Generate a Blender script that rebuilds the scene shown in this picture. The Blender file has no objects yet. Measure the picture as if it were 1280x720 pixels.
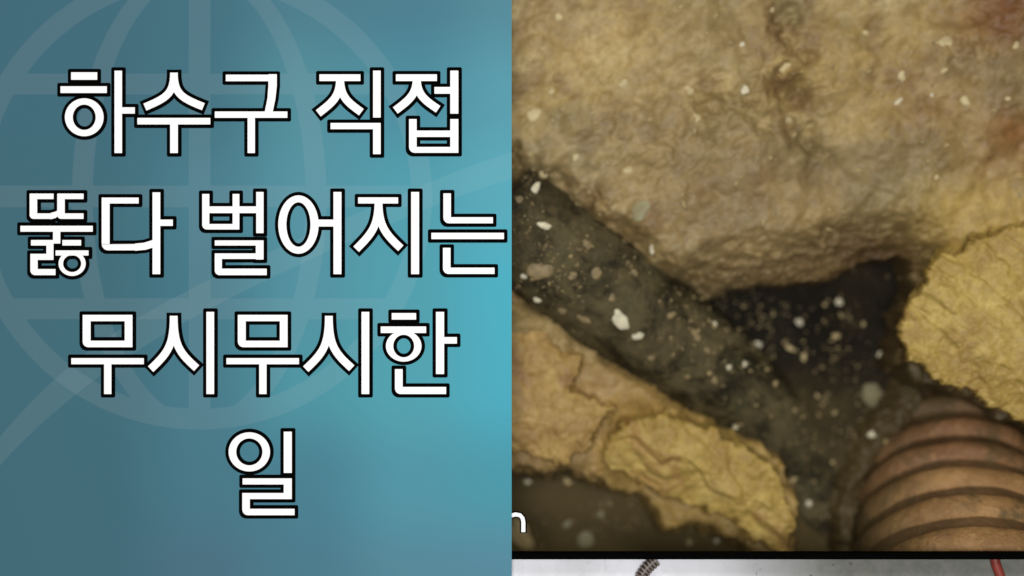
import bpy, math, random
import numpy as np
from mathutils import Vector, Matrix
from mathutils.bvhtree import BVHTree

# ------------------------------------------------------------------ camera, world, lamps, exposure
H = 2.2                                   # the camera looks straight down from 2.2 m
sc = bpy.context.scene
col = sc.collection
cam_d = bpy.data.cameras.new('camera')
cam_d.sensor_width = 36.0
cam_d.lens = 36.0 * H / 1.28
cam_d.clip_end = 50
cam_d.dof.use_dof = True
cam_d.dof.focus_distance = H - 0.001
cam_d.dof.aperture_fstop = 0.78
cam = bpy.data.objects.new('camera', cam_d)
cam.location = (0.64, 0.36, H)
col.objects.link(cam)
sc.camera = cam

world = bpy.data.worlds.new('World')
sc.world = world
world.use_nodes = True
world.node_tree.nodes['Background'].inputs['Color'].default_value = (1.0, 0.97, 0.92, 1)
world.node_tree.nodes['Background'].inputs['Strength'].default_value = 0.13

def area(name, loc, aim, size, power, colr):
    l = bpy.data.lights.new(name, 'AREA')
    l.shape = 'DISK'; l.size = size; l.energy = power; l.color = colr
    o = bpy.data.objects.new(name, l); o.location = loc
    d = Vector(aim) - Vector(loc)
    o.rotation_euler = d.to_track_quat('-Z', 'Y').to_euler()
    col.objects.link(o)
area('overhead_lamp', (0.60, 0.22, 3.3), (0.62, 0.30, 0), 1.3, 95, (1.0, 0.995, 0.985))
area('key_lamp', (1.15, 2.6, 2.3), (0.85, 0.36, -0.1), 0.5, 30, (1.0, 0.96, 0.88))

sc.view_settings.view_transform = 'Standard'
sc.view_settings.look = 'None'
sc.view_settings.exposure = 0.0
sc.view_settings.gamma = 1.0

# ------------------------------------------------------------------ helpers
rng = random.Random(7)

def srgb(r, g, b):
    f = lambda c: (c/255)/12.92 if c/255 <= 0.04045 else ((c/255+0.055)/1.055)**2.4
    return (f(r), f(g), f(b))

def W(px, py, z=0.0):
    """metres from measured millimetres on the sheet plane, for something lying z below it"""
    s = (H - z) / H
    return Vector((0.64 + (px-640)*0.001*s, 0.36 - (py-360)*0.001*s, z))

def tag(o, label=None, cat=None, group=None, kind=None):
    if label: o['label'] = label
    if cat: o['category'] = cat
    if group: o['group'] = group
    if kind: o['kind'] = kind
    return o

def mesh_obj(name, verts, faces, mat, parent=None, smooth=True):
    me = bpy.data.meshes.new(name)
    me.from_pydata([tuple(v) for v in verts], [], [tuple(f) for f in faces])
    if smooth: me.polygons.foreach_set('use_smooth', [True]*len(me.polygons))
    me.update()
    o = bpy.data.objects.new(name, me)
    if mat: me.materials.append(mat)
    col.objects.link(o)
    if parent: o.parent = parent
    return o

def grid_obj(name, V, nx, ny, mat, keep=None, attr=None, parent=None):
    """V: (ny*nx,3) array; keep: bool per quad (ny-1,nx-1)"""
    ii = np.arange(nx*ny).reshape(ny, nx)
    q = np.stack([ii[:-1,:-1], ii[1:,:-1], ii[1:,1:], ii[:-1,1:]], -1)
    q = q[keep] if keep is not None else q.reshape(-1, 4)
    used = np.unique(q)
    remap = np.full(nx*ny, -1); remap[used] = np.arange(len(used))
    q = remap[q]; Vu = V[used]
    me = bpy.data.meshes.new(name)
    me.vertices.add(len(Vu)); me.vertices.foreach_set('co', Vu.astype(np.float32).ravel())
    me.loops.add(q.size); me.loops.foreach_set('vertex_index', q.astype(np.int32).ravel())
    me.polygons.add(len(q)); me.polygons.foreach_set('loop_start', np.arange(0, q.size, 4, dtype=np.int32))
    me.polygons.foreach_set('use_smooth', np.ones(len(q), dtype=bool))
    me.update(calc_edges=True)
    if attr is not None:
        a = me.color_attributes.new('tone', 'FLOAT_COLOR', 'POINT')
        c = np.ones((len(Vu), 4), np.float32); c[:, :3] = attr[used]
        a.data.foreach_set('color', c.ravel())
    me.materials.append(mat)
    o = bpy.data.objects.new(name, me); col.objects.link(o)
    if parent: o.parent = parent
    return o

# numpy noise ------------------------------------------------------
def vnoise(x, y, seed):
    r = np.random.RandomState(seed); T = r.rand(256, 256)
    xi = np.floor(x).astype(int); yi = np.floor(y).astype(int)
    fx = x-xi; fy = y-yi
    fx = fx*fx*fx*(fx*(fx*6-15)+10); fy = fy*fy*fy*(fy*(fy*6-15)+10)
    a = T[yi%256, xi%256]; b = T[yi%256, (xi+1)%256]
    c = T[(yi+1)%256, xi%256]; d = T[(yi+1)%256, (xi+1)%256]
    return (a*(1-fx)+b*fx)*(1-fy) + (c*(1-fx)+d*fx)*fy
def fbm(x, y, s, seed, oct=4, g=0.5):
    t = 0; a = 1; n = 0; x = x/s; y = y/s
    for k in range(oct):
        t = t + a*(vnoise(x, y, seed+k)*2-1); n += a; a *= g
        x, y = x*1.87+y*0.65+11.3, y*1.87-x*0.65/1.87+5.7
    return t/n
def ridged(x, y, s, seed, oct=3):
    t = 0; a = 1; n = 0; x = x/s; y = y/s
    for k in range(oct):
        t = t + a*(1-np.abs(vnoise(x, y, seed+k)*2-1)*2); n += a; a *= 0.5
        x, y = x*1.9+3.1, y*1.9+7.7
    return t/n
def sstep(a, b, x):
    t = np.clip((x-a)/(b-a), 0, 1); return t*t*(3-2*t)
def sdpoly(X, Y, poly):
    """signed distance, positive inside"""
    d = np.full(X.shape, 1e9); inside = np.zeros(X.shape, bool)
    n = len(poly)
    for i in range(n):
        ax, ay = poly[i]; bx, by = poly[(i+1) % n]
        ex, ey = bx-ax, by-ay
        t = np.clip(((X-ax)*ex+(Y-ay)*ey)/(ex*ex+ey*ey), 0, 1)
        d = np.minimum(d, np.hypot(X-ax-t*ex, Y-ay-t*ey))
        if ay != by:
            c = ((ay > Y) != (by > Y)) & (X < (bx-ax)*(Y-ay)/(by-ay)+ax)
            inside ^= c
    return np.where(inside, d, -d)
def sdline(X, Y, pts):
    d = np.full(X.shape, 1e9)
    for (ax, ay), (bx, by) in zip(pts[:-1], pts[1:]):
        ex, ey = bx-ax, by-ay
        t = np.clip(((X-ax)*ex+(Y-ay)*ey)/(ex*ex+ey*ey), 0, 1)
        d = np.minimum(d, np.hypot(X-ax-t*ex, Y-ay-t*ey))
    return d

# materials --------------------------------------------------------
class NT:
    def __init__(s, name, rough=0.6, spec=0.3):
        s.m = bpy.data.materials.new(name); s.m.use_nodes = True
        s.t = s.m.node_tree; s.b = s.t.nodes['Principled BSDF']
        s.b.inputs['Roughness'].default_value = rough
        s.b.inputs['Specular IOR Level'].default_value = spec
    def n(s, typ, **kw):
        nd = s.t.nodes.new(typ)
        for k, v in kw.items(): setattr(nd, k, v)
        return nd
    def link(s, a, b): s.t.links.new(a, b)
    def put(s, sock, v):
        if isinstance(v, (int, float)): sock.default_value = v
        elif isinstance(v, tuple): sock.default_value = v if len(v) == 4 else (*v, 1)
        else: s.link(v, sock)
    def m2(s, op, a, b=0.0, c=0.0, clamp=False):
        nd = s.n('ShaderNodeMath', operation=op, use_clamp=clamp)
        for k, v in enumerate((a, b, c)): s.put(nd.inputs[k], v)
        return nd.outputs[0]
    def step(s, a, b, x):
        nd = s.n('ShaderNodeMapRange', interpolation_type='SMOOTHSTEP')
        s.put(nd.inputs[0], x); nd.inputs[1].default_value = a; nd.inputs[2].default_value = b
        return nd.outputs[0]
    def mix(s, f, a, b, mode='MIX'):
        nd = s.n('ShaderNodeMix', data_type='RGBA', blend_type=mode)
        s.put(nd.inputs[0], f); s.put(nd.inputs[6], a); s.put(nd.inputs[7], b)
        return nd.outputs[2]
    def noise(s, scale, detail=4, rough=0.55, dist=0.0, coord=None):
        nd = s.n('ShaderNodeTexNoise'); nd.inputs['Scale'].default_value = scale
        nd.inputs['Detail'].default_value = detail; nd.inputs['Roughness'].default_value = rough
        nd.inputs['Distortion'].default_value = dist
        if coord is None:
            if not hasattr(s, 'pos'): s.pos = s.n('ShaderNodeNewGeometry').outputs['Position']
            coord = s.pos
        s.link(coord, nd.inputs['Vector'])
        return nd.outputs['Fac']
    def bump(s, h, strength=0.4, dist=0.004):
        nd = s.n('ShaderNodeBump'); nd.inputs['Strength'].default_value = strength
        nd.inputs['Distance'].default_value = dist
        s.link(h, nd.inputs['Height']); s.link(nd.outputs[0], s.b.inputs['Normal'])
    def base(s, c): s.put(s.b.inputs['Base Color'], c); return s.m

def plain(name, c, rough=0.6, spec=0.3, var=0.15, scale=60):
    t = NT(name, rough, spec)
    f = t.noise(scale)
    return t.base(t.mix(t.step(0.3, 0.7, f), tuple(v*(1-var) for v in c), tuple(min(1, v*(1+var)) for v in c)))

def crust_mat(name, rough=0.5, spec=0.25, dark=0.80, light=1.16, bs=0.22):
    t = NT(name, rough, spec)
    a = t.n('ShaderNodeVertexColor', layer_name='tone').outputs['Color']
    f1 = t.step(0.3, 0.72, t.noise(95, 5, 0.6, 0.6))
    c = t.mix(f1, t.mix(1.0, a, (dark, dark*0.98, dark*0.95), 'MULTIPLY'), t.mix(1.0, a, (light, light, light*0.98), 'MULTIPLY'))
    f2 = t.step(0.32, 0.68, t.noise(26, 5, 0.6, 0.8))
    c = t.mix(1.0, c, t.mix(f2, (0.86, 0.84, 0.80), (1.10, 1.10, 1.09)), 'MULTIPLY')
    t.bump(t.noise(170, 5, 0.65, 0.4), bs, 0.003)
    return t.base(c)

# ------------------------------------------------------------------ the setting: floor round the drain pit
def floor_material():
    t = NT('shaded_white_floor', 0.55, 0.25)
    sep = t.n('ShaderNodeSeparateXYZ'); t.pos = t.n('ShaderNodeNewGeometry').outputs['Position']
    t.link(t.pos, sep.inputs[0])
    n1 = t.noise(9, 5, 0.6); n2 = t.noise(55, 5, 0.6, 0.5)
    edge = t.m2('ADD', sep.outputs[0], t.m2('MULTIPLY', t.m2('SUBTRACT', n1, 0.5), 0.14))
    shaded = t.step(0.84, 1.07, edge)  # light falloff towards the right, painted into the floor colour
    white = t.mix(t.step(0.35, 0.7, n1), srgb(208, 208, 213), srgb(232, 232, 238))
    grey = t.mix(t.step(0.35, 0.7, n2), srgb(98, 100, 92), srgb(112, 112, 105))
    t.bump(n2, 0.25, 0.002)
    spots = t.step(0.70, 0.76, t.noise(120, 2, 0.5))
    scuff = t.step(0.56, 0.72, t.noise(30, 5, 0.7, 2.0))
    c = t.mix(t.m2('MULTIPLY', scuff, 0.22), t.mix(shaded, white, grey), srgb(120, 116, 108))
    return t.base(t.mix(t.m2('MULTIPLY', spots, 0.6), c, srgb(70, 66, 60)))
FZ = -0.020
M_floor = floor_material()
# a floor slab with the pit opening left free: four sheets butted end to end, one mesh
PX0, PX1, PY0, PY1 = 0.60, 1.42, 0.0265, 0.86
xs = [-0.6, PX0, PX1, 2.0]; ys = [-0.7, PY0, PY1, 1.5]
fv = [(x, y, FZ) for y in ys for x in xs]
ff = [(j*4+i, j*4+i+1, j*4+i+5, j*4+i+4) for j in range(3) for i in range(3) if (i, j) != (1, 1)]
n0 = len(fv)                       # the pit walls stand back under the floor's edge
BX0, BX1, BY0, BY1 = 0.56, 1.62, -0.16, 1.0
fv += [(x, y, z) for z in (FZ-0.004, -0.55) for x, y in ((BX0, BY0), (BX1, BY0), (BX1, BY1), (BX0, BY1))]
for k in range(4): ff.append((n0+k, n0+(k+1) % 4, n0+4+(k+1) % 4, n0+4+k))
ff.append((n0+4, n0+5, n0+6, n0+7))
tag(mesh_obj('floor', fv, ff, M_floor, smooth=False), 'white floor worn to painted grey on the right, around the drain pit', kind='structure')

# ------------------------------------------------------------------ drain bed: crusted heightfield
ZB = -0.15
SB = (H - ZB)/H
step = 1.45
gx = np.arange(590, 1420, step); gy = np.arange(-140, 836, step)
PX, PY = np.meshgrid(gx, gy)
wx = PX + 16*fbm(PX, PY, 42, 11) + 8*fbm(PX, PY, 12, 17, 3); wy = PY + 16*fbm(PX, PY, 42, 23) + 8*fbm(PX, PY, 12, 29, 3)

HOLE = [(858, 384), (930, 360), (1000, 347), (1060, 338), (1100, 322), (1146, 332), (1160, 372), (1135, 430), (1150, 480),
        (1260, 520), (1400, 570), (1400, 900), (1010, 900), (1005, 650), (985, 590), (930, 540), (860, 490), (820, 440)]
POOL = [(560, 590), (650, 585), (730, 590), (775, 622), (840, 655), (900, 668), (960, 705), (960, 900), (560, 900)]
TRACK = [(560, 215), (640, 280), (740, 345), (840, 415), (930, 480)]
sd_h = sdpoly(wx, wy, HOLE); sd_p = sdpoly(wx, wy, POOL); d_t = sdline(wx, wy, TRACK)
Z = -0.135 + 0.022*fbm(PX, PY, 150, 31) + 0.012*fbm(PX, PY, 55, 41) 
flake = ridged(PX+20*fbm(PX, PY, 60, 51), PY+20*fbm(PX, PY, 60, 57), 26, 61, 4)
patch = sstep(-0.15, 0.45, fbm(PX, PY, 95, 65, 3))
grit = sstep(0.0, 0.5, fbm(PX, PY, 60, 69, 3))
Z += 0.0022*flake*patch + (0.0006+0.0028*grit)*fbm(PX, PY, 12, 71, 4, 0.6) + 0.003*np.abs(fbm(PX, PY, 38, 75, 3))*2
# terraces: curdled layers
tv = fbm(PX, PY, 70, 81, 4)*3.2
Z += 0.010*(sstep(0.1, 0.9, tv-np.floor(tv)) + np.floor(tv) - tv*0.6)*(0.3+0.7*patch)*0.8
# a chain of crevices and clods down the middle of the upper crust
CREV = [(978, -20), (990, 62), (962, 100), (985, 120), (990, 165), (1010, 195)]
dc = sdline(wx, wy, CREV)
Z -= 0.026*np.exp(-(dc/19)**2)*(0.6+1.1*fbm(PX, PY, 30, 91, 2))
Z += 0.016*np.exp(-((np.hypot((wx-985)/26, (wy-98)/12))**2)) + 0.014*np.exp(-((np.hypot((wx-985)/24, (wy-60)/11))**2))
CREV2 = [(880, 140), (930, 135), (955, 160)]
Z -= 0.014*np.exp(-(sdline(wx, wy, CREV2)/12)**2)
# rough rim over the hole, then the drop
rim = np.exp(-((sd_h+22)/24)**2)*(wy < 420)
Z += 0.010*rim + 0.016*np.exp(-((sd_h+16)/30)**2)*fbm(PX*0.55, PY*1.3, 15, 95, 4, 0.6)*(wy < 460)
Z -= 0.065*sstep(-80, 6, sd_h)*sstep(440, 400, wy)
Z -= 0.36*sstep(-2, 34, sd_h)
Z -= 0.045*sstep(340, 470, PY) + 0.040*sstep(490, 560, PY)*sstep(740, 800, PX)
Z -= 0.27*sstep(-6, 58, sd_p)
Z -= 0.075*sstep(92, 30, d_t)
# a low bank of sludge piled against the corrugated pipe
d_m = sdline(wx, wy, [(1078, 760), (1082, 660), (1100, 590), (1128, 535), (1160, 508)])
Z = np.maximum(Z, -0.252 + 0.012*fbm(PX, PY, 22, 171, 4) - 0.06*(d_m/34)**2)
V = np.empty((PX.size, 3))
V[:, 0] = (0.64 + (PX-640)*0.001*SB).ravel(); V[:, 1] = (0.36 - (PY-360)*0.001*SB).ravel(); V[:, 2] = np.clip(Z, -0.5, -0.035).ravel()

# crust colours: patches, stains and painted shade above the hole
def blend(C, m, c): return C*(1-m[..., None]) + np.array(c)*m[..., None]
K = 0.83
tan = np.array(srgb(160, 138, 93))*K
C = np.tile(tan, PX.shape+(1,))
C = blend(C, sstep(0.02, 0.45, fbm(PX, PY, 130, 101, 4)), np.array(srgb(143, 120, 82))*K)
C = blend(C, 0.8*sstep(-0.05, 0.4, fbm(PX, PY, 110, 111, 4)), np.array(srgb(150, 136, 102))*K)
C = blend(C, 0.8*sstep(0.05, 0.5, fbm(PX, PY, 120, 121, 4)), np.array(srgb(174, 150, 96))*K)
C = blend(C, 0.85*sstep(0.25, 0.6, fbm(PX, PY, 24, 131, 3)), np.array(srgb(186, 168, 125))*K)
C = blend(C, 0.55*sstep(0.2, 0.55, fbm(PX, PY, 34, 141, 3)), np.array(srgb(110, 82, 50))*K)
C = blend(C, 0.6*sstep(0.0, 0.4, fbm(PX, PY, 85, 151, 4)), np.array(srgb(134, 122, 88))*K)
C = blend(C, 0.6*sstep(0.05, 0.45, fbm(PX, PY, 75, 161, 4)), np.array(srgb(186, 164, 112))*K)
def spot(cx, cy, rx, ry, p=1.0): return p*np.exp(-(((wx-cx)/rx)**2+((wy-cy)/ry)**2))
C = blend(C, spot(1250, 15, 62, 52, 0.9), srgb(105, 62, 34))
C = blend(C, spot(1268, 170, 30, 22, 0.8), srgb(135, 85, 45))
C = blend(C, spot(1245, 190, 70, 60, 0.4), srgb(130, 90, 50))
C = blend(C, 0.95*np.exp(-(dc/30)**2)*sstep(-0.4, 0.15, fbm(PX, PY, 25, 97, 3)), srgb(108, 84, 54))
C = blend(C, spot(1005, 190, 70, 24, 0.6), srgb(116, 106, 76))
C = blend(C, spot(885, 240, 150, 70, 0.7), srgb(130, 109, 75))
C = blend(C, spot(830, 160, 120, 45, 0.5), srgb(140, 118, 81))
C = blend(C, spot(1220, 260, 80, 40, 0.6), srgb(165, 140, 75))
C = blend(C, spot(1170, 120, 120, 100, 0.5), srgb(128, 100, 58))  # broad darker brown over the upper right
C = blend(C, spot(760, 40, 150, 60, 0.6), srgb(172, 149, 102))
C = blend(C, spot(1235, 300, 110, 60, 0.8), srgb(168, 143, 78))
C = blend(C, spot(1090, 330, 75, 38, 0.9), srgb(84, 62, 38))  # shade above the hole's right end, painted into the crust
C = blend(C, spot(980, 345, 120, 30, 0.8), srgb(96, 76, 48))  # smoky shade over the cavity, put into the crust colour
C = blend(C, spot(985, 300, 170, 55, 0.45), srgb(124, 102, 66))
C = blend(C, spot(1095, 315, 66, 34, 0.85), srgb(76, 58, 36))  # more painted shade on the right of the brow
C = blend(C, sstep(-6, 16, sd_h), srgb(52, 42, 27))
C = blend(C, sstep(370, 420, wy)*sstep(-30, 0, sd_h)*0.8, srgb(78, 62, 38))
C = blend(C, 0.75*sstep(420, 470, wy)*(wx < 900), srgb(146, 118, 72))
C = blend(C, 0.85*sstep(470, 520, wy)*sstep(720, 790, wx)*(wx < 1010), srgb(156, 130, 74))
C = blend(C, sstep(-10, 30, sd_p), srgb(64, 56, 36))
C = blend(C, 0.95*sstep(70, 30, d_m), srgb(76, 64, 39))
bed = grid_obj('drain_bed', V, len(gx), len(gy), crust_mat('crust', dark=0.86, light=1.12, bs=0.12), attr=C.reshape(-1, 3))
tag(bed, 'tan greasy crust lining the drain pit', kind='structure')

# ------------------------------------------------------------------ murky water standing in the hole
def water_material():
    t = NT('murky_water', 0.6, 0.06)
    n1 = t.noise(7, 5, 0.6, 0.8); n2 = t.noise(45, 6, 0.65, 1.2)
    sep = t.n('ShaderNodeSeparateXYZ'); t.link(t.pos, sep.inputs[0])
    scum = t.m2('SUBTRACT', 1.0, t.step(-0.02, 0.27, t.m2('ADD', sep.outputs[1], t.m2('MULTIPLY', t.m2('SUBTRACT', n1, 0.5), 0.35))))
    c = t.mix(t.step(0.42, 0.66, n1), srgb(20, 16, 9), srgb(38, 31, 18))
    c = t.mix(scum, c, srgb(82, 70, 43))
    c = t.mix(t.m2('MULTIPLY', t.step(0.55, 0.8, n2), 0.5), c, srgb(88, 77, 50))
    t.bump(n2, 0.3, 0.004)
    return t.base(c)
WZ = -0.285
wv = []; nxw, nyw = 60, 60
for j in range(nyw):
    for i in range(nxw):
        x = BX0+0.002 + (BX1-BX0-0.004)*i/(nxw-1); y = BY0+0.002 + (BY1-BY0-0.004)*j/(nyw-1)
        wv.append((x, y, WZ + 0.003*math.sin(x*31+y*12)*math.sin(y*27-x*9)))
wf = [(j*nxw+i, j*nxw+i+1, (j+1)*nxw+i+1, (j+1)*nxw+i) for j in range(nyw-1) for i in range(nxw-1)]
water = tag(mesh_obj('water', wv, wf, water_material()), 'dark murky water standing in the drain hole', kind='structure')

# ------------------------------------------------------------------ tubes
def catmull(P, n):
    out = []
    P = [P[0]]+list(P)+[P[-1]]
    for i in range(1, len(P)-2):
        for k in range(n):
            t = k/n; a, b, c, d = (np.array(p, float) for p in P[i-1:i+3])
            out.append(0.5*((2*b)+(-a+c)*t+(2*a-5*b+4*c-d)*t*t+(-a+3*b-3*c+d)*t**3))
    out.append(np.array(P[-2], float))
    return out
def tube(path, radii, seg=24, warp=None, caps=True):
    verts = []; faces = []
    ref = Vector((0, 0, 1))
    N = len(path)
    for i, p in enumerate(path):
        d = (Vector(path[min(i+1, N-1)])-Vector(path[max(i-1, 0)])).normalized()
        u = d.cross(ref); u = u.normalized() if u.length > 1e-4 else Vector((1, 0, 0)); v = u.cross(d).normalized()
        for k in range(seg):
            a = 2*math.pi*k/seg
            r = radii[i]*(warp(i, k) if warp else 1)
            verts.append(Vector(p)+u*math.cos(a)*r+v*math.sin(a)*r)
    for i in range(N-1):
        for k in range(seg):
            k2 = (k+1) % seg
            faces.append((i*seg+k, i*seg+k2, (i+1)*seg+k2, (i+1)*seg+k))
    if caps:
        faces.append(tuple(range(seg-1, -1, -1))); faces.append(tuple((N-1)*seg+k for k in range(seg)))
    return verts, faces

def hose_material():
    t = NT('grimy_dark_rubber', 0.55, 0.12)
    n1 = t.noise(13, 5, 0.65, 0.5); n2 = t.noise(70, 6, 0.7, 1.0); n3 = t.noise(28, 4, 0.6, 0.3)
    c = t.mix(t.step(0.40, 0.62, n1), srgb(38, 34, 22), srgb(88, 79, 54))
    c = t.mix(t.m2('MULTIPLY', t.step(0.46, 0.72, n2), 0.6), c, srgb(110, 95, 64))
    c = t.mix(t.m2('MULTIPLY', t.step(0.55, 0.7, n3), 0.5), c, srgb(62, 62, 42))
    t.bump(n2, 0.6, 0.008)
    return t.base(c)
HP = [(540, 215, -0.190, .090), (640, 285, -0.190, .086), (740, 356, -0.205, .081), (840, 428, -0.238, .074),
      (925, 494, -0.275, .066), (985, 560, -0.315, .058), (1028, 640, -0.335, .056), (1050, 720, -0.36, .055)]
hp = [(*W(a, b, z), r) for a, b, z, r in HP]
cp = catmull(hp, 16)
pth = [tuple(c[:3]) for c in cp]; rad = [c[3] for c in cp]
sx = 0.612
keepi = [i for i, p in enumerate(pth) if p[0] > sx and p[1] > BY0+0.06]
pth = [pth[i] for i in keepi]; rad = [rad[i] for i in keepi]
nseg = 64
hn = np.array([[0.9+0.0*k for k in range(nseg)] for _ in pth])
ang = np.arange(nseg)*2*math.pi/nseg
ux = np.cos(ang)[None, :]*3+np.arange(len(pth))[:, None]*0.11+40; uy = np.sin(ang)[None, :]*3+40+np.arange(len(pth))[:, None]*0.03
hn = 1+0.09*fbm(ux, uy, 1.2, 201, 4)
hv, hf = tube(pth, rad, nseg, warp=lambda i, k: hn[i, k])
hose = tag(mesh_obj('hose', hv, hf, hose_material()), 'thick dark hose caked in grime with pale flecks, running down into the water', 'hose')

# corrugated pipe ---------------------------------------------------
def rib_material(name, c1, c2, c3):
    t = NT(name, 0.5, 0.3)
    n1 = t.noise(16, 5, 0.6, 0.4); n2 = t.noise(90, 5, 0.65, 0.6); n3 = t.noise(11, 4, 0.65, 0.9)
    c = t.mix(t.step(0.35, 0.66, n1), c1, c2)
    c = t.mix(t.m2('MULTIPLY', t.step(0.5, 0.66, n3), 0.75), c, srgb(84, 70, 42))
    c = t.mix(t.m2('MULTIPLY', t.step(0.52, 0.75, n2), 0.6), c, c3)
    sep = t.n('ShaderNodeSeparateXYZ'); t.link(t.pos, sep.inputs[0])
    mud = t.m2('SUBTRACT', 1.0, t.step(1.08, 1.22, t.m2('ADD', sep.outputs[0], t.m2('MULTIPLY', t.m2('SUBTRACT', n3, 0.5), 0.22))))
    mud2 = t.step(0.20, 0.30, t.m2('ADD', sep.outputs[1], t.m2('MULTIPLY', t.m2('SUBTRACT', n3, 0.5), 0.12)))
    mud = t.m2('MAXIMUM', mud, t.m2('MULTIPLY', mud2, 0.7))
    c = t.mix(mud, c, srgb(74, 62, 38))          # sludge caked on the flank that faces the hole
    t.bump(n2, 0.6, 0.007)
    return t.base(c)
M_rib = rib_material('copper_brown_rib', srgb(120, 86, 56), srgb(146, 106, 70), srgb(178, 136, 92))
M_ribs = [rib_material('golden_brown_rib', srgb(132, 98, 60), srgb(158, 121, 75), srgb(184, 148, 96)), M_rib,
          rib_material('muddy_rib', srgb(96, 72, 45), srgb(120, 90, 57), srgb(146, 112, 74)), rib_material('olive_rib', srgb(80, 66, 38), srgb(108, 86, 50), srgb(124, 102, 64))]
M_core = rib_material('muddy_groove', srgb(78, 57, 34), srgb(98, 72, 44), srgb(110, 86, 56))
pipe = bpy.data.objects.new('corrugated_pipe', None); col.objects.link(pipe)
A = W(1216, 800, -0.135); B = W(1170, 470, -0.425)
axis = (B-A); L = axis.length; ax = axis.normalized()
# the near end stops inside the pit
t0 = 0.0
for k in range(200):
    if (A+ax*(L*k/200)).y > BY0+0.06: t0 = L*k/200; break
R0, R1 = 0.170, 0.088
def Rr(s): return R0+(R1-R0)*(s/L)
ss = np.linspace(t0-0.03, L, 40)
cv, cf = tube([A+ax*s for s in ss], [Rr(s)-0.004 for s in ss], 64)
def clampy(vs): return [Vector((v.x, v.y, min(v.z, FZ-0.012))) for v in vs]
pipe.location = A+ax*t0
bpy.context.view_layer.update()
inv = Matrix.Translation(-Vector(pipe.location))
mesh_obj('tube_wall', [inv@v for v in clampy(cv)], cf, M_core, pipe)
s = t0-0.02; ringi = 0
while s < L-0.01:
    R = Rr(s); hw = 0.020*R/R0+0.001+0.002*rng.random()
    prof = [(hw*math.cos(a)*1.05, -0.009+0.013*math.sin(a) if a <= math.pi else -0.009) for a in np.linspace(math.pi, 0, 9)]
    path = [A+ax*(s+dx) for dx, _ in prof]
    ph = rng.random()*6
    rv, rf = tube(path, [R+dr+0.002 for _, dr in prof], 72, warp=lambda i, k: 1+0.010*math.sin(k*0.26+ph)+0.009*math.sin(k*0.61+ph*2)+0.005*math.sin(k*1.7+ph*3+i*0.4), caps=False)
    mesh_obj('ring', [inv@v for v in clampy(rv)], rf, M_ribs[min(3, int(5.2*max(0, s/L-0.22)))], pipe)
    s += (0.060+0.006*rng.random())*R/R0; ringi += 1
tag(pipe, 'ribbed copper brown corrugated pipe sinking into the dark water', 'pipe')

# ------------------------------------------------------------------ grease lumps
M_grease = crust_mat('yellow_grease', 0.5, 0.25, 0.88, 1.09, 0.22)
def lump(name, poly, zt, zb, edge, colA, colB, colC, seed, label, dome=60, tilt=(0, 0), slab=0.010, stria=(1.0, 1.0), group=None, under=(0, 0)):
    xs_ = [p[0] for p in poly]; ys_ = [p[1] for p in poly]
    st = 1.1
    ax_ = np.arange(max(596, min(xs_)-34), min(1418, max(xs_)+34), st); ay_ = np.arange(min(ys_)-34, min(834, max(ys_)+34), st)
    X, Y = np.meshgrid(ax_, ay_)
    qx = X+11*fbm(X, Y, 26, seed, 4)+6*fbm(X, Y, 8, seed+3, 3); qy = Y+11*fbm(X, Y, 26, seed+9, 4)+6*fbm(X, Y, 8, seed+13, 3)
    sd = sdpoly(qx, qy, poly)
    h = sstep(-3, edge, sd)**0.75
    zc = zt + tilt[0]*(X-np.mean(xs_)) + tilt[1]*(Y-np.mean(ys_)) + 0.022*(np.clip(sd, 0, dome)/dome)**0.6
    # curdled leaves: terraces with a ragged step, striated
    al = (X+Y)*0.7071*stria[0]*0.36+14*fbm(X, Y, 45, seed+21, 3); ac = (Y-X)*0.7071*stria[1]+14*fbm(X, Y, 45, seed+31, 3)
    u, w = al, ac
    tv = fbm(al, ac, 52, seed+41, 4)*2.8
    ter = np.floor(tv)+sstep(0.0, 0.8, tv-np.floor(tv))
    zc = zc + 1.5*slab*(ter-tv*0.45) + 0.0028*ridged(u, w, 22, seed+51, 3)*sstep(-0.2, 0.4, fbm(X, Y, 70, seed+55, 2)) + 0.0034*fbm(X, Y, 17, seed+61, 5, 0.58)
    Zl = zb + (zc-zb)*h
    keep_v = sd > -9
    keep = keep_v[:-1, :-1] & keep_v[1:, :-1] & keep_v[1:, 1:] & keep_v[:-1, 1:]
    s_ = (H-zt)/H
    Vv = np.stack([(0.64+(X-640)*0.001*s_), (0.36-(Y-360)*0.001*s_), Zl], -1).reshape(-1, 3)
    dz = np.clip(zt-0.012-Zl, 0, None).ravel(); Vv[:, 0] += under[0]*dz; Vv[:, 1] += under[1]*dz
    Cc = np.tile(np.array(colA), X.shape+(1,))
    Cc = blend(Cc, sstep(0.0, 0.5, fbm(X, Y, 80, seed+71, 4)), colB)
    Cc = blend(Cc, 0.7*sstep(0.1, 0.5, fbm(u, w, 30, seed+81, 3)), colC)
    Cc = blend(Cc, 0.35*sstep(0.15, 0.5, fbm(X, Y, 45, seed+87, 4)), srgb(146, 118, 68))
    # pale ragged rim crumbs, brown streaks
    Cc = blend(Cc, 0.45*sstep(0.2, 0.5, fbm(X, Y, 14, seed+91, 3)), np.array(colB)*1.15)
    return tag(grid_obj(name, Vv, len(ax_), len(ay_), M_grease, keep=keep, attr=Cc.reshape(-1, 3)), label, 'grease', group)
Y1, Y2, Y3 = srgb(161, 136, 73), srgb(173, 150, 85), srgb(150, 123, 69)
lumps = []
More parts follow.
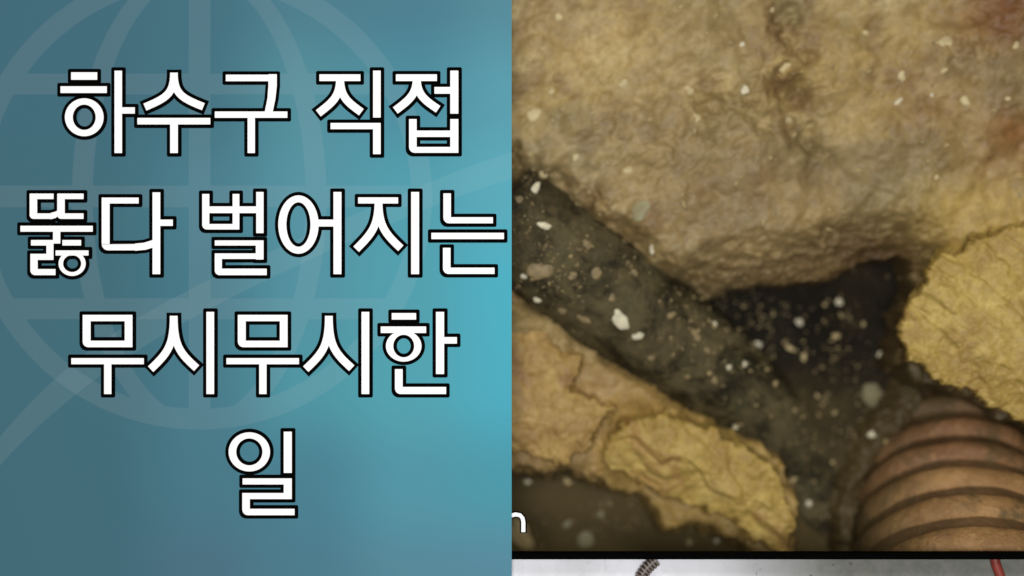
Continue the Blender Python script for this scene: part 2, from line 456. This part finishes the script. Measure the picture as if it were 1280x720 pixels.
lumps.append(lump('grease_lump', [(1142, 336), (1160, 314), (1215, 292), (1262, 276), (1300, 262), (1420, 240), (1420, 590), (1300, 562), (1268, 530), (1232, 520),
      (1205, 502), (1170, 482), (1128, 460), (1114, 430), (1114, 402), (1126, 376), (1140, 354)], -0.115, -0.30, 13, Y1, Y2, Y3, 301,
      'big yellow curdled grease slab jutting over the corrugated pipe', slab=0.004, under=(0.75, 0.45)))
lumps.append(lump('grease_lump', [(736, 566), (758, 532), (788, 508), (835, 502), (868, 516), (895, 524), (930, 552), (962, 570), (988, 602), (1004, 642), (1000, 664), (996, 730),
      (985, 730), (945, 684), (892, 656), (860, 640), (820, 628), (782, 610), (748, 590)], -0.185, -0.33, 14, Y1, Y2, srgb(150, 118, 70), 331,
      'long yellow grease ridge between the dark hose and the murky pool', slab=0.006, under=(-0.1, 0.2), tilt=(0.00004, -0.00012)))
lumps.append(lump('grease_lump', [(570, 380), (646, 388), (690, 408), (722, 430), (738, 456), (722, 478), (752, 482), (782, 502), (772, 530), (748, 556), (742, 578),
      (700, 592), (660, 580), (570, 575)], -0.170, -0.31, 16, srgb(152, 124, 75), srgb(166, 138, 82), srgb(124, 93, 59), 361,
      'brownish flaky grease bank below the dark hose beside the blue sign', slab=0.004, stria=(1.4, 0.9)))

# ------------------------------------------------------------------ black rail along the pit's edge
M_black = plain('black_rail', (0.0012, 0.0012, 0.0012), 0.9, 0.02, 0.1)
def rbox(x0, x1, y0, y1, z0, z1, b=0.0008):
    import bmesh
    bm = bmesh.new(); bmesh.ops.create_cube(bm, size=1)
    for v in bm.verts: v.co = ((x0+x1)/2+v.co.x*(x1-x0), (y0+y1)/2+v.co.y*(y1-y0), (z0+z1)/2+v.co.z*(z1-z0))
    if b: bmesh.ops.bevel(bm, geom=bm.edges[:], offset=b, segments=2, affect='EDGES')
    vs = [v.co.copy() for v in bm.verts]; fs = [[v.index for v in f.verts] for f in bm.faces]; bm.free()
    return vs, fs
rv, rf = rbox(0.602, 1.45, 0.0205, 0.0278, FZ-0.003, -0.001, 0.0006)
tag(mesh_obj('rail', rv, rf, M_black, smooth=False), 'thin black rail edging the drain pit beside the white floor', 'rail')

# spring cable ------------------------------------------------------
M_cable = plain('dark_steel', srgb(52, 40, 36), 0.4, 0.5, 0.3, 200)
M_coil = plain('glint_coil', srgb(120, 108, 100), 0.28, 0.7, 0.35, 300)  # wire colour lightened to stand in for glints
cable = bpy.data.objects.new('spring_cable', None); col.objects.link(cable)
cr = 0.0085
cpts = [(W(821, 701.5), 0), (W(817, 705), 0), (W(808, 714), 0), (W(800, 730), 0), (W(799, 760), 0), (W(812, 800), 0), (W(850, 850), 0)]
cpts = [(p.x, p.y, FZ+cr) for p, _ in cpts]
cc = [tuple(c) for c in catmull(cpts, 14)]
cable.location = cc[0]
ci = Matrix.Translation(-Vector(cable.location)); bpy.context.view_layer.update()
v_, f_ = tube(cc, [cr*0.86]*len(cc), 16)
mesh_obj('core', [ci@v for v in v_], f_, M_cable, cable)
# helix wound on the core
d_acc = [0]
for a, b in zip(cc[:-1], cc[1:]): d_acc.append(d_acc[-1]+(Vector(b)-Vector(a)).length)
hel = []; pitch = 0.0046
nst = int(d_acc[-1]/pitch*14)
for k in range(nst):
    dd = d_acc[-1]*k/nst
    i = max(j for j in range(len(d_acc)) if d_acc[j] <= dd); i = min(i, len(cc)-2)
    f = (dd-d_acc[i])/(d_acc[i+1]-d_acc[i]); p = Vector(cc[i]).lerp(Vector(cc[i+1]), f)
    d = (Vector(cc[i+1])-Vector(cc[i])).normalized(); u = d.cross(Vector((0, 0, 1))).normalized(); v = u.cross(d)
    a = 2*math.pi*dd/pitch
    hel.append(p+u*math.cos(a)*cr*0.86+v*math.sin(a)*cr*0.86)
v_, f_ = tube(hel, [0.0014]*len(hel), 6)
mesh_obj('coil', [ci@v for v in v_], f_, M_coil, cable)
tag(cable, 'dark coiled steel drain cable on the white floor', 'cable')
# red hose
rr = 0.0062
rp = [W(1246, 694), W(1249, 708), W(1254, 722), W(1262, 750), W(1280, 800), W(1310, 860)]
rc = [tuple(c) for c in catmull([(p.x, p.y, FZ+rr) for p in rp], 10)]
v_, f_ = tube(rc, [rr]*len(rc), 20)
tag(mesh_obj('cord', v_, f_, plain('red_rubber', srgb(124, 50, 40), 0.45, 0.4, 0.15, 40)), 'thin red cord on the grey part of the floor', 'cord')

# ------------------------------------------------------------------ title board with lettering
GRAD = [[(64,106,122),(64,106,122),(66,110,126),(74,122,138),(72,122,140),(82,134,150)],
        [(64,106,122),(64,106,122),(66,112,128),(80,138,152),(74,136,154),(86,152,170)],
        [(64,106,120),(64,107,121),(72,122,138),(82,142,158),(78,152,169),(86,164,182)],
        [(64,106,120),(64,107,121),(68,118,134),(80,142,158),(78,154,170),(74,170,190)],
        [(64,106,120),(64,107,121),(70,120,136),(76,146,160),(80,158,173),(74,168,188)],
        [(64,106,120),(64,106,121),(70,118,134),(72,126,144),(80,146,164),(74,150,168)],
        [(64,106,120),(64,106,121),(74,112,130),(74,122,140),(84,134,152),(86,136,156)]]
EB = 0.93     # printed ink reflectance against the finished picture tone
G = np.array([[srgb(*c) for c in row] for row in GRAD])*EB
def board_colour(px, py):
    u = np.clip(px/128.0, 0, 4.999); v = np.clip(py/120.0, 0, 5.999)
    i = np.floor(u).astype(int); j = np.floor(v).astype(int); fu = (u-i)[..., None]; fv_ = (v-j)[..., None]
    fu = fu*fu*(3-2*fu); fv_ = fv_*fv_*(3-2*fv_)
    return (G[j, i]*(1-fu)+G[j, i+1]*fu)*(1-fv_)+(G[j+1, i]*(1-fu)+G[j+1, i+1]*fu)*fv_
def board_material():
    t = NT('printed_sheet', 0.75, 0.08)
    sep = t.n('ShaderNodeSeparateXYZ'); t.pos = t.n('ShaderNodeNewGeometry').outputs['Position']
    t.link(t.pos, sep.inputs[0])
    x = t.m2('MULTIPLY', sep.outputs[0], 1000.0); y = t.m2('MULTIPLY_ADD', sep.outputs[1], -1000.0, 720.0)
    dx = t.m2('SUBTRACT', x, 249.0); dy = t.m2('SUBTRACT', y, 246.0)
    def inside(a, b):   # soft inside-ellipse mask
        e = t.m2('SQRT', t.m2('ADD', t.m2('POWER', t.m2('ABSOLUTE', t.m2('DIVIDE', dx, a)), 2.0), t.m2('POWER', t.m2('ABSOLUTE', t.m2('DIVIDE', dy, b)), 2.0)))
        return t.m2('SUBTRACT', 1.0, t.step(1-0.8/a, 1+0.8/a, e))
    def band(c, lo, hi): return t.m2('MULTIPLY', t.step(lo-0.7, lo+0.7, c), t.m2('SUBTRACT', 1.0, t.step(hi-0.7, hi+0.7, c)))
    o1, o2 = inside(291, 291), inside(265, 265)
    ring = t.m2('SUBTRACT', o1, o2)
    mer = t.m2('SUBTRACT', inside(159, 297), inside(133, 276))
    lines = t.m2('MAXIMUM', band(x, 236, 263), t.m2('MAXIMUM', band(y, 92, 118), t.m2('MAXIMUM', band(y, 232, 259), band(y, 373, 399))))
    g = t.m2('MAXIMUM', ring, t.m2('MULTIPLY', o1, t.m2('MAXIMUM', mer, lines)), clamp=True)
    def poly(pts):
        c = np.polyfit([p[0]/640 for p in pts], [p[1] for p in pts], 4)
        xn = t.m2('DIVIDE', x, 640.0); r = float(c[0])
        for k in c[1:]: r = t.m2('ADD', t.m2('MULTIPLY', r, xn) if not isinstance(r, float) else t.m2('MULTIPLY', xn, r), float(k))
        return r
    up = poly([(0, 545), (65, 480), (167, 398), (257, 353), (400, 288), (530, 230), (640, 190)])
    lo = poly([(0, 582), (110, 480), (183, 433), (320, 355), (440, 302), (560, 250), (640, 223)])
    sw = t.m2('MULTIPLY', t.step(-0.8, 0.8, t.m2('SUBTRACT', y, up)), t.step(-0.8, 0.8, t.m2('SUBTRACT', lo, y)))
    a = t.n('ShaderNodeVertexColor', layer_name='tone').outputs['Color']
    c = t.mix(t.m2('MULTIPLY', sw, 0.045), a, srgb(200, 215, 215))
    c = t.mix(t.m2('MULTIPLY', g, 0.046), c, srgb(205, 212, 215))
    return t.base(c)
board = bpy.data.objects.new('title_board', None); col.objects.link(board)
board.location = (0.32, 0.36, FZ); bpy.context.view_layer.update()
BI = Matrix.Translation(-Vector(board.location))
bx = np.linspace(-40, 639.6, 69); by = np.linspace(-40, 760, 81)
BX, BY = np.meshgrid(bx, by)
BVt = np.stack([BX*0.001-0.32, 0.72-BY*0.001-0.36, np.full(BX.shape, -FZ)], -1).reshape(-1, 3)
grid_obj('printed_sheet', BVt, len(bx), len(by), board_material(), attr=board_colour(BX, BY).reshape(-1, 3), parent=board)
v_, f_ = rbox(-0.04, 0.6394, -0.04, 0.76, FZ, -0.0006, 0.0)
tag(board, 'teal title board printed with a pale globe and white Korean lettering', 'sign')
mesh_obj('backing', [BI@v for v in v_], f_, plain('teal_board_edge', srgb(60, 110, 124), 0.6, 0.2), board, smooth=False)

M_white = plain('white_lettering', (0.93, 0.93, 0.93), 0.7, 0.1, 0.01)
M_ink = plain('black_lettering', (0.0012, 0.0012, 0.0012), 0.9, 0.02, 0.1)

def bez(p0, p1, p2, p3, n=14):
    P = [np.array(p, float) for p in (p0, p1, p2, p3)]
    return [tuple((1-t)**3*P[0]+3*(1-t)**2*t*P[1]+3*(1-t)*t*t*P[2]+t**3*P[3]) for t in np.linspace(0, 1, n)]
class Glyph:
    OUT = 3.9; IN = 0.55
    def __init__(s, org, k, lift=0.0):
        s.o = org; s.k = k; s.wv = []; s.wf = []; s.bv = []; s.bf = []; s.c = 0; s.lift = lift
    def T(s, x, y): return (s.o[0]+x/s.k, s.o[1]+y/s.k)
    def poly(s, pts, white):
        V, F, z = (s.wv, s.wf, 0.0018) if white else (s.bv, s.bf, 0.00030)
        z += s.c*0.000016+s.lift; s.c += 1; b = len(V)
        a2 = sum(p[0]*q[1]-q[0]*p[1] for p, q in zip(pts, pts[1:]+pts[:1]))
        if a2 > 0: pts = pts[::-1]
        for x, y in pts: V.append((x*0.001, 0.72-y*0.001, z))
        F.append(tuple(range(b, b+len(pts))))
    def strip(s, L_, R_, white):
        V, F, z = (s.wv, s.wf, 0.0018) if white else (s.bv, s.bf, 0.00030)
        z += s.c*0.000016+s.lift; s.c += 1; b = len(V); n = len(L_)
        for x, y in list(L_)+list(R_): V.append((x*0.001, 0.72-y*0.001, z))
        for i in range(n-1): F.append((b+i, b+i+1, b+n+i+1, b+n+i))
    def rounded(s, x0, y0, x1, y1, r):
        """r: radii for (tl, tr, br, bl)"""
        pts = []
        for (cx_, cy_, a0), rr_ in zip(((x0, y0, 180), (x1, y0, 270), (x1, y1, 0), (x0, y1, 90)), r):
            sx_ = 1 if cx_ == x0 else -1; sy_ = 1 if cy_ == y0 else -1
            if rr_ < 0.05: pts.append((cx_, cy_)); continue
            ox, oy = cx_+sx_*rr_, cy_+sy_*rr_
            for q in range(6):
                a = math.radians(a0+90*q/5); pts.append((ox+rr_*math.cos(a), oy+rr_*math.sin(a)))
        return pts
    def rect(s, x0, y0, x1, y1, bl=0):
        x0, y0 = s.T(x0, y0); x1, y1 = s.T(x1, y1); e = s.OUT
        i_ = s.IN; s.poly(s.rounded(x0+i_, y0+i_, x1-i_, y1-i_, (0.4, 0.4, 0.4, max(bl, 0.4))), True)
        s.poly(s.rounded(x0-e, y0-e, x1+e, y1+e, (2.2, 2.2, 2.2, bl+2.2)), False)
    def ring(s, cx, cy, rx, ry, ix, iy):
        cx, cy = s.T(cx, cy); rx, ry, ix, iy = (v/s.k for v in (rx, ry, ix, iy)); e = s.OUT; n = 72
        def el(a, b): return [(cx+a*math.cos(2*math.pi*q/n), cy+b*math.sin(2*math.pi*q/n)) for q in range(n+1)]
        s.strip(el(rx-s.IN, ry-s.IN), el(ix+s.IN, iy+s.IN), True); s.strip(el(rx+e, ry+e), el(ix-e, iy-e), False)
    def stroke(s, pts, w):
        pts = [s.T(*p) for p in pts]; w = w/s.k/2
        def side(h, ext):
            L_, R_ = [], []
            for i, p in enumerate(pts):
                a = pts[max(i-1, 0)]; b = pts[min(i+1, len(pts)-1)]
                dx, dy = b[0]-a[0], b[1]-a[1]; l = math.hypot(dx, dy); dx /= l; dy /= l
                q = p
                if i == 0: q = (p[0]-dx*ext, p[1]-dy*ext)
                if i == len(pts)-1: q = (p[0]+dx*ext, p[1]+dy*ext)
                L_.append((q[0]-dy*h, q[1]+dx*h)); R_.append((q[0]+dy*h, q[1]-dx*h))
            return L_, R_
        s.strip(*side(w-s.IN, -s.IN), True)
        s.strip(*side(w+s.OUT, s.OUT-0.6), False)
    def raw(s, pts):
        pts = [s.T(*p) for p in pts]
        s.poly(pts, True)
        cl = pts+[pts[0]]
        k, o = s.k, s.o; s.k, s.o = 1, (0, 0)
        for a, b in zip(cl[:-1], cl[1:]):
            n = s.c
            pl = [a, b]; dx, dy = b[0]-a[0], b[1]-a[1]; l = math.hypot(dx, dy); dx, dy = dx/l, dy/l; e = s.OUT
            s.poly([(a[0]-dy*e-dx*1.5, a[1]+dx*e-dy*1.5), (b[0]-dy*e+dx*1.5, b[1]+dx*e+dy*1.5), (b[0]+dy*e+dx*1.5, b[1]-dx*e+dy*1.5), (a[0]+dy*e-dx*1.5, a[1]-dx*e-dy*1.5)], False)
        s.k, s.o = k, o
    def build(s, name='letter'):
        o = mesh_obj(name, [BI@Vector(v) for v in s.wv], s.wf, M_white, board, smooth=False)
        mesh_obj('outline', [BI@Vector(v) for v in s.bv], s.bf, M_ink, o, smooth=False)
        return o
def siot(g, cx, top, ly, rx, ry, lx, w, p1, pk):
    """two legs falling from a common stem"""
    g.stroke(bez((cx, top), (cx, p1), (cx-pk[0], pk[1]), (lx, ly)), w)
    g.stroke(bez((cx, top), (cx, p1), (cx+pk[0], pk[1]), (rx, ry)), w)

# 1st line
O, k = (60, 70), 4.0
g = Glyph(O, k); g.rect(115, 80, 250, 122); g.rect(62, 150, 298, 188); g.ring(183, 307, 99, 97, 55, 61); g.rect(332, 72, 374, 488); g.rect(370, 255, 438, 291); g.build()
g = Glyph(O, k); siot(g, 631, 82, 257, 780, 255, 484, 42, 190, (35, 210)); g.rect(446, 308, 815, 345); g.rect(610, 340, 653, 488); g.build()
g = Glyph(O, k); g.rect(888, 92, 1145, 129); g.raw([(1145, 92), (1145, 150), (1138, 215), (1125, 278), (1085, 278), (1098, 215), (1103, 150), (1103, 92)]); g.rect(833, 276, 1200, 312); g.rect(997, 308, 1038, 488); g.build()
O, k = (370, 70), 1280/270
g = Glyph(O, k); g.rect(137, 107, 385, 152); siot(g, 262, 130, 342, 390, 335, 131, 52, 245, (45, 275)); g.rect(455, 85, 505, 368); g.rect(203, 395, 505, 437); g.rect(455, 397, 505, 585); g.build()
g = Glyph(O, k); g.rect(590, 107, 838, 152); siot(g, 716, 130, 325, 845, 318, 587, 52, 230, (45, 262)); g.rect(818, 182, 930, 227); g.rect(912, 85, 965, 345)
g.rect(668, 372, 718, 577, 7); g.rect(912, 372, 965, 577); g.rect(670, 440, 963, 483); g.rect(668, 537, 965, 577, 7); g.build()
# 2nd line
O, k = (10, 225), 4.0
g = Glyph(O, k); g.rect(108, 66, 232, 98); g.rect(108, 67, 150, 197, 5); g.rect(108, 165, 225, 197, 5); g.raw([(215, 165), (240, 158), (250, 152), (250, 182), (240, 190), (215, 197)])
g.rect(246, 66, 382, 98); g.rect(246, 67, 288, 197, 5); g.rect(246, 165, 382, 197, 5)
g.rect(62, 227, 428, 261); g.rect(225, 255, 266, 320)
g.rect(115, 298, 232, 330); g.rect(192, 299, 232, 402); g.rect(112, 367, 231, 402); g.rect(112, 368, 153, 478, 6); g.rect(112, 443, 242, 478, 6)
g.rect(272, 298, 370, 330); g.rect(238, 350, 407, 380); g.ring(323, 418, 70, 64, 43, 40); g.build()
g = Glyph(O, k); g.rect(468, 86, 657, 120); g.rect(468, 87, 512, 354, 8); g.rect(468, 318, 642, 354, 8); g.raw([(636, 318), (680, 314), (726, 300), (726, 338), (690, 349), (636, 354)])
g.rect(722, 60, 765, 473); g.rect(760, 196, 828, 232); g.build()
g = Glyph(O, k); g.rect(970, 68, 1010, 250, 6); g.rect(1122, 68, 1160, 250); g.rect(971, 130, 1245, 168); g.rect(970, 218, 1160, 250, 6); g.rect(1240, 58, 1281, 268)
g.rect(1033, 300, 1281, 330); g.rect(1238, 301, 1281, 400); g.rect(1033, 365, 1280, 397); g.rect(1033, 366, 1073, 478, 6); g.rect(1033, 441, 1297, 478, 6); g.build()
O = (320, 225)
g = Glyph(O, k); g.ring(213, 223, 103, 148, 58, 109); g.rect(308, 196, 390, 235); g.rect(386, 58, 430, 473); g.build()
g = Glyph(O, k); g.rect(509, 85, 713, 120); siot(g, 613, 105, 348, 726, 343, 500, 43, 235, (38, 272)); g.rect(774, 58, 818, 473); g.build()
g = Glyph(O, k); g.rect(935, 65, 977, 219, 7); g.rect(936, 184, 1187, 219, 7); g.rect(875, 262, 1242, 298); g.rect(933, 337, 975, 472, 7); g.rect(934, 436, 1195, 472, 7); g.build()
# 3rd line
for sh in (0, 193.75):
    O = (70+sh, 370)
    g = Glyph(O, k); g.rect(133, 92, 386, 128); g.rect(133, 93, 177, 258, 7); g.rect(343, 93, 386, 258); g.rect(134, 221, 385, 258, 7); g.rect(76, 308, 443, 343); g.rect(240, 338, 281, 492); g.build()
    g = Glyph(O, k); siot(g, 590, 97, 367, 706, 362, 473, 43, 250, (30, 285)); g.rect(751, 77, 794, 492); g.build()
O = (320, 370)
g = Glyph(O, k); g.rect(677, 83, 803, 120); g.rect(622, 150, 853, 187); g.ring(739, 250, 91, 80, 50, 54); g.rect(898, 77, 943, 392); g.rect(938, 203, 1007, 240); g.rect(693, 363, 736, 492, 7); g.rect(694, 452, 953, 492, 7); g.build()
# 4th line
O, k = (200, 520), 1280/260
g = Glyph(O, k); g.ring(551, 220, 130, 123, 78, 80); g.rect(760, 93, 815, 352); g.rect(507, 380, 815, 423); g.rect(760, 381, 815, 513); g.rect(505, 470, 814, 513); g.rect(505, 471, 557, 612, 7); g.rect(506, 567, 832, 612, 7); g.build()
# small letter tucked half under the board's edge
g = Glyph((640, 540), 4.0, lift=FZ+0.0085); g.OUT = 1.7; g.IN = 0.2
g.stroke([(-40, 507), (-40, 425)], 22); g.stroke([(-36, 440), (-10, 424), (18, 417), (40, 421), (53, 436), (57, 455), (57, 507)], 22); g.build()

# ------------------------------------------------------------------ debris
bpy.context.view_layer.update()
def bvh(o):
    me = o.data; mw = o.matrix_world
    return BVHTree.FromPolygons([mw@v.co for v in me.vertices], [tuple(p.vertices) for p in me.polygons])
targets = [(bvh(o), o.name) for o in [bed, hose, water]+lumps+list(pipe.children)]
def drop(px, py):
    """where something dropped above this spot comes to rest"""
    o = Vector(cam.location); d = (W(px, py, 0)-o).normalized()
    best = None
    for b, nm in targets:
        h = b.ray_cast(o, d)
        if h[0] is not None and (best is None or h[3] < best[1]): best = (h[0], h[3], h[1], nm)
    return best
def pebble(seed, n=2):
    import bmesh
    bm = bmesh.new(); bmesh.ops.create_icosphere(bm, subdivisions=n, radius=1)
    r = random.Random(seed); ph = [r.random()*6 for _ in range(6)]
    for v in bm.verts:
        c = v.co; q = 1+0.14*math.sin(2.2*c.x+ph[0])*math.sin(2.0*c.y+ph[1])+0.08*math.sin(3*c.y+ph[2])+0.05*math.sin(4*c.x+ph[3])+0.09*math.sin(6*c.x+ph[4])*math.sin(5*c.y+ph[5])
        v.co = (c.x*q, c.y*q, c.z*0.45*q)
    vs = [v.co.copy() for v in bm.verts]; fs = [[v.index for v in f.verts] for f in bm.faces]; bm.free()
    return vs, fs
M_fl = {'w': plain('pale_fleck', srgb(196, 188, 160), 0.5, 0.3, 0.15, 150),
        't': plain('tan_fleck', srgb(160, 142, 100), 0.55, 0.25, 0.2, 150),
        'm': plain('murky_blob', srgb(132, 124, 92), 0.6, 0.2, 0.2, 60),
        'p': plain('cream_fleck', srgb(184, 168, 126), 0.55, 0.25, 0.15, 120),
        'd': plain('mud_fleck', srgb(124, 108, 76), 0.55, 0.25, 0.25, 150),
        'g': plain('greenish_fleck', srgb(158, 152, 116), 0.5, 0.3, 0.15, 90)}
for q_ in ('m', 'g'): M_fl[q_].node_tree.nodes['Principled BSDF'].inputs['Alpha'].default_value = 0.62
FM = {}
for c in M_fl:
    for s_ in range(3):
        vs, fs = pebble(s_+1, 3)
        me = bpy.data.meshes.new('fleck'); me.from_pydata(vs, [], fs); me.polygons.foreach_set('use_smooth', [True]*len(me.polygons)); me.materials.append(M_fl[c]); FM[c, s_] = me
def fleck(px, py, a, b, rot, c, label, group=None):
    h = drop(px, py)
    if h is None: return
    o = bpy.data.objects.new('fleck', FM[c, rng.randrange(3)]); col.objects.link(o)
    s_ = (H-h[0].z)/H*0.001
    nrm = h[2] if h[2].z > 0 else -h[2]
    q = nrm.lerp(Vector((0, 0, 1)), 0.5).to_track_quat('Z', 'Y')
    o.rotation_mode = 'QUATERNION'; o.rotation_quaternion = q @ Matrix.Rotation(math.radians(rot), 3, 'Z').to_quaternion()
    a, b = a*0.85, b*0.85
    o.scale = (a*s_, b*s_, 0.6*min(a, b)*s_); o.location = h[0]-nrm*0.1*min(a, b)*s_
    tag(o, label, 'debris', group)
def auto(f, where):
    """label by colour, size and shape"""
    px, py, a, b, rot, c = f
    tone = {'w': 'whitish', 't': 'tan', 'p': 'cream', 'd': 'mud brown', 'g': 'greenish grey'}[c]
    shape = 'long sliver' if max(a, b) >= 1.7*min(a, b) else ('tiny round speck' if max(a, b) <= 5 else 'rounded fleck')
    fleck(*f, '%s %s %s' % (tone, shape, where), '%s %ss %s' % (tone, shape, where))
for f in [(668, 238, 5, 15, 20, 'w'), (679, 282, 6, 11, -25, 'w'), (733, 306, 8, 8, 0, 'd'), (745, 341, 10, 8, 0, 'd'), (793, 341, 6, 5, 0, 'd'),
          (672, 374, 6, 6, 0, 'w'), (730, 398, 13, 6, -10, 'd'), (836, 396, 4, 13, 5, 'd'), (868, 418, 12, 6, 10, 'd'), (893, 405, 4, 4, 0, 'w'),
          (882, 437, 4, 9, -10, 'd'), (716, 345, 10, 5, 20, 'd'), (648, 250, 5, 8, 0, 'd'), (655, 345, 5, 5, 0, 'w'), (893, 475, 5, 8, 10, 'd'),
          (910, 459, 4, 6, 0, 'w'), (704, 388, 8, 6, 0, 'd'), (740, 438, 8, 5, 0, 'd'), (815, 447, 6, 5, 0, 'd'), (860, 470, 6, 5, 0, 'd'), (765, 372, 6, 5, 0, 'd')]:
    auto(f, 'stuck to the dark hose')
fleck(775, 399, 11, 17, 25, 'w', 'largest whitish oval flake stuck on the dark hose')
fleck(798, 419, 10, 6, -5, 'w', 'yellowish white chip touching the largest oval flake on the hose')
fleck(675, 336, 20, 16, 0, 'd', 'broad tan clod on the dark hose by the blue sign')
for f in [(947, 432, 7, 6, 0, 'w'), (930, 455, 5, 5, 0, 'w'), (1048, 377, 5, 7, 0, 'w'), (999, 403, 5, 6, 0, 'w'), (988, 435, 8, 4, 30, 't'), (1005, 446, 4, 7, 0, 't'),
          (1045, 420, 4, 7, 0, 't'), (1100, 443, 5, 5, 0, 'w'), (1031, 381, 3, 3, 0, 't'), (1079, 405, 3, 4, 0, 't'), (1091, 543, 5, 8, 0, 'w'), (1107, 553, 5, 5, 0, 't'),
          (1012, 629, 5, 5, 0, 'w'), (920, 533, 4, 5, 0, 'w'), (968, 480, 4, 7, 20, 't'), (992, 600, 4, 6, 0, 't'), (1022, 495, 3, 4, 0, 't'), (1040, 578, 4, 4, 0, 't')]:
    auto(f, 'in the dark water of the hole')
for f in [(660, 602, 4, 6, -30, 'w'), (709, 655, 5, 8, 0, 'g'), (710, 601, 6, 6, 0, 't'), (752, 643, 5, 6, 0, 'g'), (862, 678, 5, 4, 0, 't'), (896, 676, 3, 4, 0, 'w')]:
    auto(f, 'in the murky pool behind the black rail')
fleck(733, 676, 12, 14, 0, 'g', 'pale greenish clod in the pool against the black rail')
fleck(652, 668, 15, 26, 10, 't', 'tan clod in the pool beside the small white letter')
fleck(800, 262, 18, 13, 0, 'g', 'round pale green blob on the tan crust above the hose')
fleck(1095, 496, 23, 18, 0, 'm', 'large grey green blob floating beside the corrugated pipe')
fleck(985, 148, 14, 9, 0, 'p', 'oval cream clod below the crevice in the upper crust')
fleck(978, 86, 14, 10, 0, 'p', 'oval cream clod lying inside the crevice of the upper crust')
fleck(1183, 52, 12, 9, 0, 'p', 'oval cream clod beside the reddish brown stain')
fleck(668, 143, 12, 10, 0, 'p', 'cream clod on the tan crust beside the blue sign')
for f in [(931, 112, 6, 7, 0, 'w'), (927, 55, 4, 5, 0, 'w'), (1123, 127, 3, 7, 10, 'w'), (1165, 119, 3, 3, 0, 'w'), (1270, 57, 6, 5, 0, 'p'), (1080, 40, 4, 8, 15, 'p'),
          (698, 21, 5, 7, 0, 'p'), (785, 214, 9, 8, 0, 'p'), (862, 113, 8, 7, 0, 'p'), (1207, 126, 8, 7, 0, 'p'), (1170, 221, 4, 5, 0, 'p'), (872, 147, 7, 6, 0, 'p'),
          (690, 115, 5, 5, 0, 'p'), (720, 195, 4, 8, 0, 'p'), (679, 218, 6, 7, 0, 'p'), (965, 12, 4, 5, 0, 'p'), (780, 105, 7, 6, 0, 'p'), (815, 312, 7, 4, -20, 'w'),
          (1127, 95, 8, 6, 0, 'p'), (1260, 123, 4, 4, 0, 'p'), (1180, 88, 6, 3, 0, 'p')]:
    auto(f, 'on the tan upper crust')
# uncountable tiny specks
def specks(name, n, region, size, mat, label, only=None, seed=5):
    r = random.Random(seed); V_, F_ = [], []; vs, fs = pebble(9, 1); tries = 0
    while n > 0 and tries < 20000:
        tries += 1
        x, y = r.uniform(region[0], region[2]), r.uniform(region[1], region[3])
        h = drop(x, y)
        if h is None or (only and not any(h[3].startswith(q) for q in only)): continue
        dens = float(fbm(np.array([x]), np.array([y]), 50, 401, 2)[0])
        if dens < r.uniform(-0.25, 0.35): continue
        n -= 1; s_ = (size[0]+(size[1]-size[0])*r.random()**2.5)*0.001; e = r.uniform(0.5, 3.0); a = r.uniform(0, 6.28); b = len(V_)
        ca, sa = math.cos(a), math.sin(a)
        for v in vs:
            x_, y_ = v.x*s_, v.y*s_*e
            V_.append(h[0]+Vector((x_*ca-y_*sa, x_*sa+y_*ca, v.z*s_)))
        F_ += [[b+i for i in f] for f in fs]
    return tag(mesh_obj(name, V_, F_, mat), label, 'debris', kind='stuff')
specks('grit', 600, (642, 190, 1110, 690), (0.6, 2.2), M_fl['d'], 'fine tan grit scattered over hose and water', only=('hose', 'water'))
specks('chips', 110, (850, 365, 1075, 560), (0.9, 3.0), M_fl['t'], 'fine pale chips strewn where the hose meets the hole', only=('hose', 'water'), seed=15)
specks('flakes', 170, (642, 200, 960, 690), (0.6, 2.0), M_fl['t'], 'fine pale flakes strewn along the hose and pool', only=('hose', 'water'), seed=25)
specks('crumbs', 260, (642, 2, 1278, 350), (1.0, 3.2), M_fl['t'], 'fine pale crumbs on the tan crust', only=('drain_bed',), seed=8)
